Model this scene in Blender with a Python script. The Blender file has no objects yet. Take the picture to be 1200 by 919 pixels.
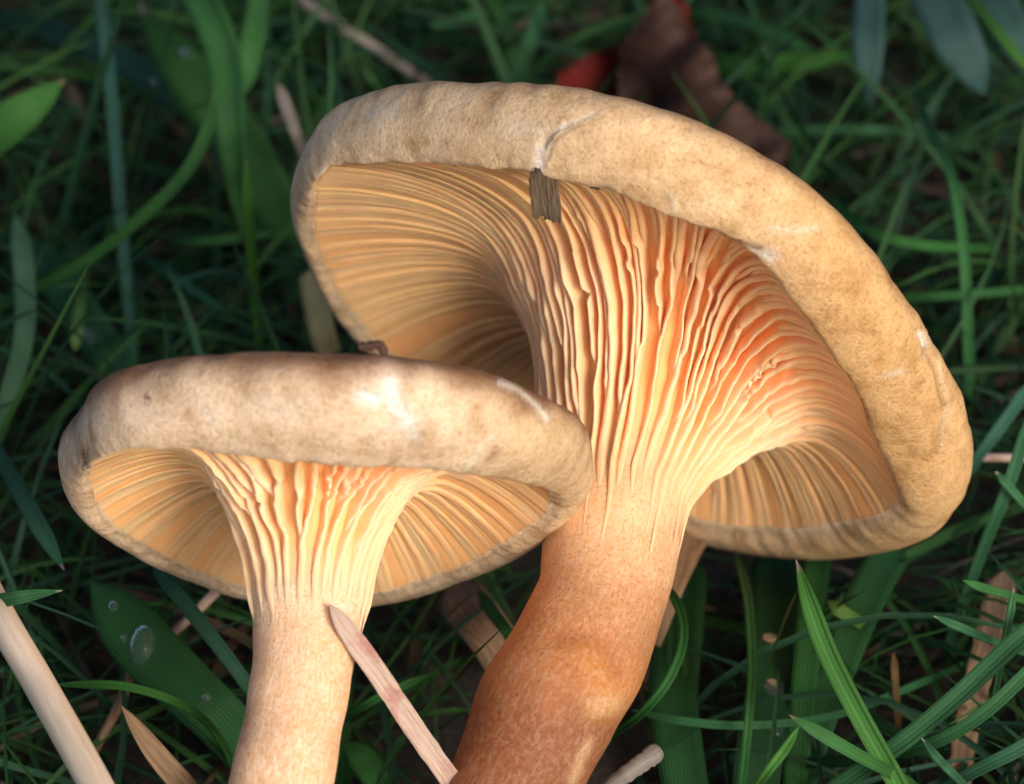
import bpy, bmesh, math, random
import numpy as np
from mathutils import Vector, Matrix

random.seed(7); rng = np.random.default_rng(11)
MM = 0.001
scene = bpy.context.scene
COL = scene.collection

# ------------------------------------------------------------------ camera
PITCH = math.radians(38); DIST = 420.0; PXMM = 0.0875        # mm, mm per photo pixel at DIST
FOC = np.array([0.0, 0.0, 40.0])                              # world point (mm) in the middle of the view
RT = np.array([1.0, 0, 0]); UP = np.array([0, math.sin(PITCH), math.cos(PITCH)])
DV = np.array([0, math.cos(PITCH), -math.sin(PITCH)])
CAM = FOC - DV*DIST
cd = bpy.data.cameras.new('camera'); cam = bpy.data.objects.new('camera', cd); COL.objects.link(cam)
cam.location = Vector(CAM*MM)
cam.rotation_euler = (math.pi/2 - PITCH, 0, 0)
cd.sensor_width = 36; cd.lens = 36*DIST/(1200*PXMM)
cd.clip_start = 0.01; cd.clip_end = 100
cd.dof.use_dof = True; cd.dof.focus_distance = 0.403; cd.dof.aperture_fstop = 30
scene.camera = cam
# ------------------------------------------------------------------ sky, sun, exposure
SUN_CAM = np.array([0.45, -0.05, 0.89])                       # towards the sun: right, up, towards camera
sd = SUN_CAM[0]*RT + SUN_CAM[1]*UP - SUN_CAM[2]*DV; sd /= np.linalg.norm(sd)
SUN_EL = math.asin(sd[2]); SUN_AZ = math.atan2(sd[0], sd[1])
world = bpy.data.worlds.new('World'); scene.world = world; world.use_nodes = True
nt = world.node_tree; bg = nt.nodes['Background']
sky = nt.nodes.new('ShaderNodeTexSky'); sky.sky_type = 'NISHITA'; sky.sun_disc = False
sky.air_density = .45; sky.dust_density = 3.0; sky.ozone_density = .2; sky.sun_elevation = SUN_EL; sky.sun_rotation = SUN_AZ
nt.links.new(sky.outputs[0], bg.inputs[0]); bg.inputs[1].default_value = 0.15
sl = bpy.data.lights.new('sun', 'SUN'); so = bpy.data.objects.new('sun', sl); COL.objects.link(so)
sl.energy = 1.45; sl.angle = math.radians(20.0); sl.color = (1, 0.94, 0.88)
so.rotation_euler = Vector(-sd).to_track_quat('-Z', 'Y').to_euler(); so.location = Vector(sd)
scene.view_settings.view_transform = 'Standard'; scene.view_settings.look = 'None'
scene.view_settings.exposure = 0.38; scene.view_settings.gamma = 1.0
scene.view_settings.use_curve_mapping = False
scene.cycles.diffuse_bounces = 7; scene.cycles.max_bounces = 10; scene.cycles.transparent_max_bounces = 8

# ------------------------------------------------------------------ geometry helpers
def P(px, py, dep):
    "photo pixel at a depth in mm -> world mm"
    px, py, dep = np.asarray(px, float), np.asarray(py, float), np.asarray(dep, float)
    k = PXMM*dep/DIST
    return CAM + (px-600)[..., None]*k[..., None]*RT - (py-459.5)[..., None]*k[..., None]*UP + dep[..., None]*DV
def at(px, py, h):
    "photo pixel on the level h mm above the soil -> world mm"
    r = (px-600)*PXMM/DIST*RT - (py-459.5)*PXMM/DIST*UP + DV
    if h > 200: return CAM + r*h                              # h given as a distance from the camera instead
    return CAM + r*((h-CAM[2])/r[2])
def proj(p):
    q = p - CAM; dep = q@DV
    return 600+(q@RT)/dep*DIST/PXMM, 459.5-(q@UP)/dep*DIST/PXMM, dep
def nrm(v): return v/np.maximum(np.linalg.norm(v, axis=-1, keepdims=True), 1e-9)
def sstep(a, b, x):
    t = np.clip((x-a)/(b-a), 0, 1); return t*t*(3-2*t)
def noise1(x, seed, n=5, period=None):
    r = np.random.default_rng(seed); out = 0*x
    for k in range(1, n+1):
        f = k if period is None else k*2*math.pi/period
        out = out + np.sin(f*x*(1 if period else 1.7)+r.uniform(0, 6.28))*r.uniform(.4, 1)/k**.8
    return out/1.6
def inpoly(x, y, poly):
    ins = np.zeros(x.shape, bool); n = len(poly)
    for i in range(n):
        x0, y0 = poly[i]; x1, y1 = poly[(i+1) % n]
        if y0 == y1: continue
        c = ((y0 > y) != (y1 > y)) & (x < (x1-x0)*(y-y0)/(y1-y0)+x0)
        ins ^= c
    return ins
def catmull(pts, n):
    pts = np.asarray(pts, float)
    e = np.vstack([2*pts[0]-pts[1], pts, 2*pts[-1]-pts[-2]]); m = len(pts)-1
    s = np.linspace(0, m, n); i = np.minimum(s.astype(int), m-1); t = (s-i)[:, None]
    a, b, c, d = e[i], e[i+1], e[i+2], e[i+3]
    return .5*(2*b+(c-a)*t+(2*a-5*b+4*c-d)*t*t+(3*b-a-3*c+d)*t**3)

def thing(name, label, cat, base, group=None):
    o = bpy.data.objects.new(name, None); COL.objects.link(o)
    o.location = Vector(np.asarray(base)*MM); o.empty_display_size = .005
    o['label'] = label; o['category'] = cat
    if group: o['group'] = group
    return o
def tag(o, label, cat, group=None):
    o['label'] = label; o['category'] = cat
    if group: o['group'] = group
    return o
def mesh_obj(name, V, F, mat, parent=None, base=None, smooth=True, uv=None, col=None):
    "V in world mm; the object's origin goes to base (or the parent's)"
    root = parent
    while root is not None and root.parent is not None: root = root.parent
    if base is None: base = np.array(root.location)/MM if root is not None else V.mean(0)
    me = bpy.data.meshes.new(name)
    F = np.asarray(F)
    me.vertices.add(len(V)); me.vertices.foreach_set('co', ((V-base)*MM).astype(np.float32).ravel())
    k = F.shape[1]
    me.loops.add(F.size); me.loops.foreach_set('vertex_index', F.astype(np.int32).ravel())
    me.polygons.add(len(F)); me.polygons.foreach_set('loop_start', np.arange(0, F.size, k, dtype=np.int32))
    me.polygons.foreach_set('use_smooth', np.full(len(F), smooth))
    me.update(calc_edges=True); me.validate()
    if uv is not None:
        l = me.uv_layers.new(name='UVMap'); l.data.foreach_set('uv', uv[F.ravel()].astype(np.float32).ravel())
    if col is not None:
        c = np.ones((len(V), 4), np.float32); c[:, :col.shape[1]] = col
        a = me.color_attributes.new('Col', 'FLOAT_COLOR', 'POINT'); a.data.foreach_set('color', c.ravel())
    me.materials.append(mat)
    o = bpy.data.objects.new(name, me); COL.objects.link(o)
    if parent is None: o.location = Vector(base*MM)
    else: o.parent = parent
    return o
def grid_faces(nu, nv, wrap=False):
    "nu columns (wrapping or not) by nv rows; vertex index = i*nv+j"
    i = np.arange(nu if wrap else nu-1)[:, None]; j = np.arange(nv-1)[None]
    i2 = (i+1) % nu
    return np.stack([i*nv+j, i2*nv+j, i2*nv+j+1, i*nv+j+1], -1).reshape(-1, 4)

# ------------------------------------------------------------------ materials
class NT:
    def __init__(s, name):
        s.m = bpy.data.materials.new(name); s.m.use_nodes = True
        s.t = s.m.node_tree; s.b = s.t.nodes['Principled BSDF']; s.out = s.t.nodes['Material Output']
    def n(s, typ, **kw):
        x = s.t.nodes.new(typ)
        for k, v in kw.items():
            if k.startswith('i_'): x.inputs[k[2:]].default_value = v
            else: setattr(x, k, v)
        return x
    def l(s, a, b): s.t.links.new(a, b)
    def coords(s, kind='Object', scale=(1000, 1000, 1000)):
        tc = s.n('ShaderNodeTexCoord'); mp = s.n('ShaderNodeMapping'); mp.inputs['Scale'].default_value = scale
        s.l(tc.outputs[kind], mp.inputs[0]); return mp.outputs[0]
    def noise(s, vec, scale, detail=4, rough=.6, dist=0):
        x = s.n('ShaderNodeTexNoise'); x.inputs['Scale'].default_value = scale; x.inputs['Detail'].default_value = detail
        x.inputs['Roughness'].default_value = rough; x.inputs['Distortion'].default_value = dist
        s.l(vec, x.inputs['Vector']); return x.outputs['Fac']
    def ramp(s, fac, stops):
        r = s.n('ShaderNodeValToRGB'); e = r.color_ramp.elements
        while len(e) < len(stops): e.new(.5)
        for k, (p, c) in enumerate(stops):
            e[k].position = p; e[k].color = (*c, 1) if len(c) == 3 else c
        s.l(fac, r.inputs[0]); return r.outputs[0]
    def mix(s, fac, a, b, mode='MIX'):
        x = s.n('ShaderNodeMix', data_type='RGBA', blend_type=mode)
        for sock, v in ((x.inputs[0], fac), (x.inputs[6], a), (x.inputs[7], b)):
            if hasattr(v, 'is_output'): s.l(v, sock)
            elif isinstance(v, tuple): sock.default_value = (*v, 1) if len(v) == 3 else v
            else: sock.default_value = v
        return x.outputs[2]
    def bump(s, h, dist, strength=1, prev=None):
        b = s.n('ShaderNodeBump'); b.inputs['Strength'].default_value = strength; b.inputs['Distance'].default_value = dist
        s.l(h, b.inputs['Height'])
        if prev is not None: s.l(prev, b.inputs['Normal'])
        return b.outputs[0]
    def attr(s, name='Col'):
        a = s.n('ShaderNodeAttribute'); a.attribute_name = name; return a.outputs['Color']

def mat_gill():
    s = NT('gill_flesh'); v = s.coords()
    n = s.noise(v, .35, 3); f = s.ramp(n, [(.3, (.93, .93, .90)), (.7, (1.05, 1.05, 1.08))])
    c = s.mix(1.0, s.attr(), f, 'MULTIPLY'); s.l(c, s.b.inputs['Base Color'])
    s.b.inputs['Roughness'].default_value = .62; s.b.inputs['Specular IOR Level'].default_value = .3
    s.b.inputs['Subsurface Weight'].default_value = .6; s.b.inputs['Subsurface Radius'].default_value = (1, .45, .15)
    s.b.inputs['Subsurface Scale'].default_value = .0011
    n2 = s.noise(v, 3.0, 3)
    s.l(s.bump(n2, .00008, .6), s.b.inputs['Normal'])
    return s.m
def mat_stem(name, fleck, fl_amt):
    s = NT(name); v = s.coords()
    uv = s.coords('UV', (1, 1, 1))
    mp = s.n('ShaderNodeMapping'); mp.inputs['Scale'].default_value = (1.9, 1.05, 1); s.l(uv, mp.inputs[0])
    fib = s.noise(mp.outputs[0], 1.0, 5, .65, .5)
    spots = s.noise(uv, 2.6, 4, .7)
    blot = s.noise(v, .22, 4, .6)
    base = s.attr()
    k = s.ramp(fib, [(.46, (0, 0, 0)), (.62, (1, 1, 1))])
    sepc = s.n('ShaderNodeSeparateColor'); s.l(base, sepc.inputs[0]); lumk = s.ramp(sepc.outputs[1], [(.15, (.3,)*3), (.42, (1,)*3)])
    fm0 = s.n('ShaderNodeMath', operation='MULTIPLY'); s.l(k, fm0.inputs[0]); fm0.inputs[1].default_value = fl_amt
    fm = s.n('ShaderNodeMath', operation='MULTIPLY'); s.l(fm0.outputs[0], fm.inputs[0]); s.l(lumk, fm.inputs[1])
    c = s.mix(fm.outputs[0], base, fleck)
    dk = s.ramp(spots, [(.34, (.72, .56, .38)), (.50, (1, 1, 1))])
    c = s.mix(.8, c, dk, 'MULTIPLY')
    bl = s.ramp(blot, [(.3, (.90, .84, .76)), (.65, (1.06, 1.06, 1.06))])
    c = s.mix(1., c, bl, 'MULTIPLY')
    vo = s.n('ShaderNodeTexVoronoi'); vo.inputs['Scale'].default_value = .45; s.l(uv, vo.inputs['Vector'])
    sp = s.ramp(vo.outputs['Distance'], [(.0, (.35, .2, .12)), (.07, (1, 1, 1))])
    c = s.mix(.55, c, sp, 'MULTIPLY')
    s.l(c, s.b.inputs['Base Color'])
    s.b.inputs['Roughness'].default_value = .6; s.b.inputs['Specular IOR Level'].default_value = .3
    s.b.inputs['Subsurface Weight'].default_value = .3; s.b.inputs['Subsurface Radius'].default_value = (1, .45, .18)
    s.b.inputs['Subsurface Scale'].default_value = .0009
    b = s.bump(fib, .00022, .6); b = s.bump(spots, .00012, .6, b)
    s.l(b, s.b.inputs['Normal'])
    return s.m
def mat_cap():
    s = NT('cap_skin'); v = s.coords()
    n1 = s.noise(v, .28, 5, .62, .3); n2 = s.noise(v, 2.1, 6, .7, .15); n3 = s.noise(v, 7.5, 3, .6)
    base = s.attr()
    f = s.ramp(n2, [(.32, (.66, .57, .46)), (.48, (1, 1, 1)), (.66, (1.13, 1.16, 1.21))])
    c = s.mix(.8, base, f, 'MULTIPLY')
    f2 = s.ramp(n1, [(.30, (.66, .55, .43)), (.47, (.96, .95, .93)), (.68, (1.2, 1.24, 1.32))])
    c = s.mix(.8, c, f2, 'MULTIPLY')
    f3 = s.ramp(n3, [(.35, (.85, .82, .78)), (.6, (1.05, 1.05, 1.06))])
    c = s.mix(.7, c, f3, 'MULTIPLY')
    s.l(c, s.b.inputs['Base Color'])
    s.b.inputs['Roughness'].default_value = .75; s.b.inputs['Specular IOR Level'].default_value = .2
    s.b.inputs['Sheen Weight'].default_value = .0; s.b.inputs['Sheen Roughness'].default_value = .5
    s.b.inputs['Subsurface Weight'].default_value = .12; s.b.inputs['Subsurface Radius'].default_value = (1, .5, .25)
    s.b.inputs['Subsurface Scale'].default_value = .0007
    b = s.bump(n1, .0007, .5); b = s.bump(n2, .00028, .8, b); b = s.bump(n3, .0001, .8, b)
    s.l(b, s.b.inputs['Normal'])
    return s.m
def mat_blade(name, usecol=True, color=(.05, .12, .04), trans=.25, rough=.42, spec=.4, vein=True, mott=.5):
    s = NT(name)
    base = s.attr() if usecol else None
    v = s.coords()
    n = s.noise(v, .12, 4); f = s.ramp(n, [(.3, (.72, .75, .7)), (.7, (1.2, 1.15, 1.15))])
    if base is None:
        rgb = s.n('ShaderNodeRGB'); rgb.outputs[0].default_value = (*color, 1); base = rgb.outputs[0]
    c = s.mix(mott*1.4, base, f, 'MULTIPLY')
    if vein:
        uv = s.coords('UV', (1, 1, 1))
        w = s.n('ShaderNodeTexWave', wave_type='BANDS', bands_direction='X'); w.inputs['Scale'].default_value = .7
        w.inputs['Distortion'].default_value = .6; w.inputs['Detail'].default_value = 2; s.l(uv, w.inputs['Vector'])
        wf = s.ramp(w.outputs['Fac'], [(0, (.82, .82, .82)), (1, (1.1, 1.1, 1.1))])
        c = s.mix(.8, c, wf, 'MULTIPLY')
        s.l(s.bump(w.outputs['Fac'], .00008, .5), s.b.inputs['Normal'])
    s.l(c, s.b.inputs['Base Color'])
    s.b.inputs['Roughness'].default_value = rough; s.b.inputs['Specular IOR Level'].default_value = spec
    if trans > 0:
        tr = s.n('ShaderNodeBsdfTranslucent'); c2 = s.mix(1., c, (1.2, 1.5, .6), 'MULTIPLY'); s.l(c2, tr.inputs['Color'])
        mx = s.n('ShaderNodeMixShader'); mx.inputs[0].default_value = trans
        s.l(s.b.outputs[0], mx.inputs[1]); s.l(tr.outputs[0], mx.inputs[2]); s.l(mx.outputs[0], s.out.inputs['Surface'])
    return s.m
def mat_dry(name, a, b, c3=None, scale=(2.0, .18), bump=.0002, rough=.7, patch=.3):
    "fibrous dead plant matter: streaks along the uv v axis"
    s = NT(name)
    uv = s.coords('UV', (1, 1, 1)); mp = s.n('ShaderNodeMapping'); mp.inputs['Scale'].default_value = (scale[0], scale[1], 1)
    s.l(uv, mp.inputs[0]); n = s.noise(mp.outputs[0], 1.5, 5, .65)
    c = s.ramp(n, [(.3, a), (.68, b)])
    if c3:
        v = s.coords(); n2 = s.noise(v, patch, 4, .6); k = s.ramp(n2, [(.48, (0, 0, 0)), (.66, (1, 1, 1))]); c = s.mix(k, c, c3)
    vo = s.n('ShaderNodeTexVoronoi'); vo.inputs['Scale'].default_value = .16; s.l(s.coords(), vo.inputs['Vector'])
    c = s.mix(.8, c, s.ramp(vo.outputs['Distance'], [(.05, (.25, .16, .10)), (.085, (1, 1, 1))]), 'MULTIPLY')
    s.l(c, s.b.inputs['Base Color']); s.b.inputs['Roughness'].default_value = rough; s.b.inputs['Specular IOR Level'].default_value = .25
    s.l(s.bump(n, bump, .8), s.b.inputs['Normal'])
    return s.m
def mat_soil():
    s = NT('soil'); v = s.coords(); n = s.noise(v, .15, 6, .7); n2 = s.noise(v, .9, 5, .7)
    c = s.ramp(n, [(.3, (.02, .016, .011)), (.55, (.05, .038, .025)), (.75, (.09, .068, .045))])
    f = s.ramp(n2, [(.3, (.6, .6, .6)), (.7, (1.3, 1.3, 1.3))]); c = s.mix(1., c, f, 'MULTIPLY')
    s.l(c, s.b.inputs['Base Color']); s.b.inputs['Roughness'].default_value = .9
    s.l(s.bump(n2, .002, 1), s.b.inputs['Normal'])
    return s.m
def mat_deadleaf():
    s = NT('dead_leaf'); v = s.coords(); n = s.noise(v, .09, 5, .6); n2 = s.noise(v, .6, 4)
    c = s.ramp(n, [(.32, (.016, .008, .006)), (.5, (.045, .024, .018)), (.68, (.10, .062, .050))])
    c = s.mix(1., c, s.attr(), 'MULTIPLY')
    s.l(c, s.b.inputs['Base Color']); s.b.inputs['Roughness'].default_value = .7; s.b.inputs['Specular IOR Level'].default_value = .12
    s.l(s.bump(n2, .0004, .7), s.b.inputs['Normal'])
    return s.m
def mat_water():
    s = NT('water_drop'); s.b.inputs['Transmission Weight'].default_value = 1; s.b.inputs['IOR'].default_value = 1.33
    s.b.inputs['Roughness'].default_value = 0.0
    tp = s.n('ShaderNodeBsdfTransparent'); df = s.n('ShaderNodeBsdfDiffuse'); df.inputs['Color'].default_value = (.55, .68, .6, 1)  # pale diffuse share stands in for light scattered inside the drop
    m1 = s.n('ShaderNodeMixShader'); m1.inputs[0].default_value = .10; s.l(tp.outputs[0], m1.inputs[1]); s.l(df.outputs[0], m1.inputs[2])
    m2 = s.n('ShaderNodeMixShader'); m2.inputs[0].default_value = .6; s.l(m1.outputs[0], m2.inputs[1]); s.l(s.b.outputs[0], m2.inputs[2]); s.l(m2.outputs[0], s.out.inputs['Surface'])
    return s.m
M = dict(gill=mat_gill(), cap=mat_cap(), soil=mat_soil(), leaf=mat_deadleaf(), water=mat_water(),
         stem_big=mat_stem('stem_skin_orange', (.78, .58, .41), .45),
         stem_small=mat_stem('stem_skin_pale', (.88, .71, .55), .65),
         turf=mat_blade('turf_blade', trans=.22, rough=.6, spec=.2, vein=False),
         blade=mat_blade('leaf_blade', trans=.2, rough=.6, spec=.13),
         thatch=mat_blade('dry_thatch', trans=.1, rough=.8, spec=.15, vein=False),
         straw=mat_dry('cream_straw', (.62, .47, .31), (.82, .68, .50), None, (1.2, .05), .00006, .45),
         stalk=mat_dry('pinkish_dry_stalk', (.36, .24, .17), (.64, .49, .38), (.42, .20, .16), (2.8, .10), .0003, .75, .32),
         drybrown=mat_dry('brown_dry_blade', (.13, .075, .038), (.31, .20, .11), None, (1.6, .15)),
         drygrey=mat_dry('grey_dry_straw', (.13, .11, .085), (.28, .245, .205), None, (2, .1)),
         chip=mat_dry('weathered_wood', (.02, .013, .008), (.22, .15, .085), (.035, .02, .012), (3.2, .10), .0006, .8),
         debris=mat_dry('dark_debris', (.03, .015, .012), (.11, .05, .035), None, (2, 1), .0003))

# ------------------------------------------------------------------ mushroom surfaces
BIG_IN = [(377,195),(381,199),(393,195),(459,189),(549,194),(622,199),(651,209),(720,222),(760,240),(798,255),(838,271),(885,290),
          (908,320),(939,363),(975,414),(1002,450),(1015,485),(1030,530),(1052,570),(1057,590),(1040,602),(985,615),(930,622),(870,620),
          (825,612),(800,602),(740,576),(648,532),(560,482),(490,438),(440,401),(408,362),(385,315),(371,291),(367,250),(370,215)]
BIG_OUT = [(344,232),(350,193),(369,154),(408,123),(447,105),(506,94),(565,94),(624,96),(682,103),(760,119),(818,140),(877,171),(939,214),
           (994,265),(1033,304),(1073,363),(1084,390),(1112,430),(1129,473),(1140,510),(1140,550),(1125,590),(1100,620),(1060,640),(985,652),
           (910,656),(840,645),(795,630),(740,606),(648,560),(560,510),(490,465),(416,393),(381,346),(355,303),(346,264)]
SML_IN = [(106,543),(122,532),(158,523),(201,523),(251,528),(301,535),(355,541),(400,544),(432,544),(504,548),(547,553),(575,557),(611,562),
          (644,573),(647,584),(640,604),(608,625),(561,656),(514,674),(468,690),(428,697),(370,702),(330,698),(296,691),(251,677),(212,663),(168,638),(129,614),(113,591),(104,562)]
SML_OUT = [(70,544),(73,516),(89,487),(115,458),(147,433),(194,417),(247,410),(301,413),(355,413),(425,413),(486,417),(539,424),(583,437),(618,455),
           (654,476),(683,501),(694,534),(694,562),(687,591),(669,609),(636,630),(604,656),(561,677),(511,695),(468,706),(423,715),(360,719),(296,708),
           (265,700),(219,684),(176,663),(140,641),(107,620),(86,595),(72,569)]
PXD = PXMM   # mm for one photo pixel near the subject

class Shroom: pass
def setup(inner, cen, ang, R, bn, bf, theta, dep0, stem_pts, stem_r, wk, hk, roughen, seed, top, flare):
    s = Shroom(); s.__dict__.update(cen=cen, R=R, theta=theta, dep0=dep0, wk=wk, hk=hk, seed=seed, top=top, flare=flare)
    ca, sa = math.cos(ang), math.sin(ang)
    l2 = np.array([ca, sa]); m2 = np.array([sa, -ca])               # in pixel axes
    q = np.array(inner, float)-cen; X = q@l2; Y = q@m2
    phi = np.arctan2(np.where(Y > 0, Y/bn, Y/bf), X/R) % (2*math.pi)
    o = np.argsort(phi); s.tab = (phi[o], X[o], Y[o])
    s.l3 = ca*RT - sa*UP; m3 = sa*RT + ca*UP
    s.a = math.cos(theta)*m3 + math.sin(theta)*DV                    # cap axis, upward through the cap
    s.n3 = -math.cos(theta)*DV + math.sin(theta)*m3                 # radial direction towards the camera
    s.l2, s.m2 = l2, m2; s.roughen = roughen
    g = np.linspace(0, 2*math.pi, 1441)[:-1]
    for k, arr in (('gx', s.tab[1]), ('gy', s.tab[2])):
        v = np.interp(g, s.tab[0], arr, period=2*math.pi)
        ker = np.exp(-.5*(np.arange(-24, 25)/9.)**2); ker /= ker.sum()
        v = np.convolve(np.concatenate([v[-24:], v, v[:24]]), ker, 'valid'); setattr(s, k, v)
    s.g = g
    for k in ('gx', 'gy'):
        c_ = np.fft.rfft(getattr(s, k)); c_[7:] = 0; setattr(s, k+'s', np.fft.irfft(c_, len(g)))
    s.stem = catmull([P(x, y, d) for x, y, d in stem_pts], 90)       # from the gills down
    s.stem_r = np.interp(np.linspace(0, 1, 90), np.linspace(0, 1, len(stem_r)), stem_r)*PXD
    return s
def interp_k(arr, phi):
    k = np.linspace(0, 2*math.pi, len(arr)+1); return np.interp(phi, k, list(arr)+[arr[0]])
def smooth_k(arr, phi):
    n = len(arr); c = np.fft.rfft(arr)/n; out = np.full(phi.shape, c[0].real)
    for k in range(1, len(c)):
        f = 2 if not (n % 2 == 0 and k == n//2) else 1
        out = out+f*(c[k].real*np.cos(k*phi)-c[k].imag*np.sin(k*phi))
    return out
def rim(s, phi, sm=False):
    x = np.interp(phi, s.g, s.gxs if sm else s.gx, period=2*math.pi); y = np.interp(phi, s.g, s.gys if sm else s.gy, period=2*math.pi)
    px = s.cen[0]+x*s.l2[0]+y*s.m2[0]; py = s.cen[1]+x*s.l2[1]+y*s.m2[1]
    if not sm: px = px+s.roughen*.7*noise1(phi*19, s.seed+60, 7, 2*math.pi); py = py+s.roughen*noise1(phi*17, s.seed+61, 7, 2*math.pi)
    dep = s.dep0 - s.R*PXD*math.cos(s.theta)*np.sin(phi)
    return P(px, py, dep)
def radial(s, phi): return np.cos(phi)[:, None]*s.l3+np.sin(phi)[:, None]*s.n3
def stem_frame(s):
    t = nrm(np.gradient(s.stem, axis=0)); up = -t
    u = nrm(s.l3-(up@s.l3)[:, None]*up); v = nrm(np.cross(u, up)); 
    v = np.where((v@s.n3)[:, None] < 0, -v, v)
    return up, u, v
def stem_ring(s, i, phi):
    up, u, v = s.sf
    return s.stem[i]+s.stem_r[i]*(np.cos(phi)[:, None]*u[i]+np.sin(phi)[:, None]*v[i])
def underside(s, phi, t):
    "points (len(phi), len(t), 3) of the surface the gills stand on"
    s.sf = stem_frame(s); up = s.sf[0][0]
    A = stem_ring(s, 0, phi); D = rim(s, phi); e = radial(s, phi)
    f1, f2, f3 = s.flare
    L = np.linalg.norm(D-A, axis=1, keepdims=True)
    f1 = (f1+.12*np.cos(phi)-.12*np.sin(phi))[:, None]; f2 = (f2-.06*np.cos(phi))[:, None]
    kk = np.clip(.30+.45*np.cos(phi)+.25*np.sin(phi), 0, .95)[:, None]; up = nrm(up*(1-kk)+s.a*kk)
    B = A+up*f1*L; C = D-e*f2*L+s.a*f3*L
    t = t[None, :, None]; A, B, C, D = (q[:, None] for q in (A, B, C, D))
    return (1-t)**3*A+3*(1-t)**2*t*B+3*(1-t)*t*t*C+t**3*D
SEC = np.array([(-.03, .01), (.03, -.025), (.16, -.04), (.40, .02), (.66, .14), (.86, .30), (.97, .48), (1.0, .64), (.92, .80), (.66, .93), (.18, 1.0)])
SEC_FAR = np.array([(-.03, .01), (.10, -.03), (.28, -.075), (.52, -.06), (.78, .05), (.94, .22), (1.0, .42), (.97, .62), (.82, .80), (.52, .93), (.12, 1.0)])
def outer(s, phi, nv):
    "outer skin from the gill edge over the rolled margin to the middle of the cap"
    D = rim(s, phi); e = radial(s, phi)
    w = smooth_k(s.wk, phi)*PXD; H = smooth_k(s.hk, phi)*PXD
    n1 = int(nv*.62); kf = sstep(-.35, .45, np.sin(phi))[:, None, None]; sec = catmull(SEC, n1)[None]*kf+catmull(SEC_FAR, n1)[None]*(1-kf)
    k_ = sstep(.05, .55, np.linspace(0, 1, n1))[None, :, None]
    p1 = D[:, None]*(1-k_)+rim(s, phi, True)[:, None]*k_+e[:, None]*(sec[..., 0]*w[:, None])[..., None]+s.a*(sec[..., 1]*H[:, None])[..., None]
    q = np.linspace(0, 1, nv-n1+1)[1:]
    c = rim(s, np.linspace(0, 2*math.pi, 60)).mean(0)+s.a*s.top*PXD
    last = p1[:, -1]; prev = p1[:, -2]
    tan = (last-prev)*(n1)*.35
    q3 = q[None, :, None]
    ctr = c[None, None]
    B = (last+tan)[:, None]; C2 = ctr+(last[:, None]-ctr)*.35-s.a*0
    p2 = (1-q3)**3*last[:, None]+3*(1-q3)**2*q3*B+3*(1-q3)*q3*q3*C2+q3**3*ctr
    return np.concatenate([p1, p2], 1), sec
#FITW
BIG_W = [77.9, 73.5, 66.7, 57.4, 57.3, 59.2, 51.2, 39.8, 36.6, 40.4, 49.9, 71.6, 90.3, 97.0, 91.2, 82.4]
BIG_H = [103.9, 103.5, 101.5, 99.2, 100.5, 102.4, 100.0, 95.3, 92.7, 94.4, 96.5, 98.4, 100.0, 101.4, 102.5, 103.4]
SML_W = [47.6, 50.2, 70.1, 92.6, 94.9, 62.7, 26.6, 19.1, 32.1, 45.0, 57.9, 71.7, 76.7, 70.9, 59.0, 51.0]
SML_H = [77.9, 85.1, 98.1, 108.5, 108.9, 99.7, 84.5, 74.5, 73.7, 74.6, 76.0, 77.2, 78.0, 78.4, 78.3, 77.9]
#FITEND
big = setup(BIG_IN, (712, 410), math.radians(27.5), 390, 185, 150, math.radians(25.5), 420.0,
            [(722, 588, 415), (716, 640, 412), (704, 700, 409), (677, 765, 406), (640, 830, 403), (612, 895, 401), (585, 960, 399), (560, 1050, 402), (548, 1160, 412), (545, 1270, 426)],
            [82, 78, 74, 77, 80, 74, 69, 68, 66, 60], BIG_W, BIG_H, 2.2, 3, 75, (.54, .52, .36))
small = setup(SML_IN, (376, 565), math.radians(3), 272, 26, 137, math.radians(17), 401.0,
            [(362, 705, 395), (360, 740, 394), (354, 790, 392), (344, 850, 390), (331, 915, 388), (318, 980, 388), (310, 1070, 392), (310, 1160, 402), (315, 1260, 418)],
            [65, 59, 55, 54, 56, 59, 61, 61, 58], SML_W, SML_H, 1.6, 8, 80, (.60, .53, .36))
#GEOMEND
def polyline_dist(x, y, pts):
    d = np.full(x.shape, 1e9)
    for (x0, y0), (x1, y1) in zip(pts[:-1], pts[1:]):
        vx, vy = x1-x0, y1-y0; t = np.clip(((x-x0)*vx+(y-y0)*vy)/(vx*vx+vy*vy), 0, 1)
        d = np.minimum(d, np.hypot(x-x0-t*vx, y-y0-t*vy))
    return d
def lerp(a, b, f): return np.asarray(a)*(1-f[..., None])+np.asarray(b)*f[..., None]

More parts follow.
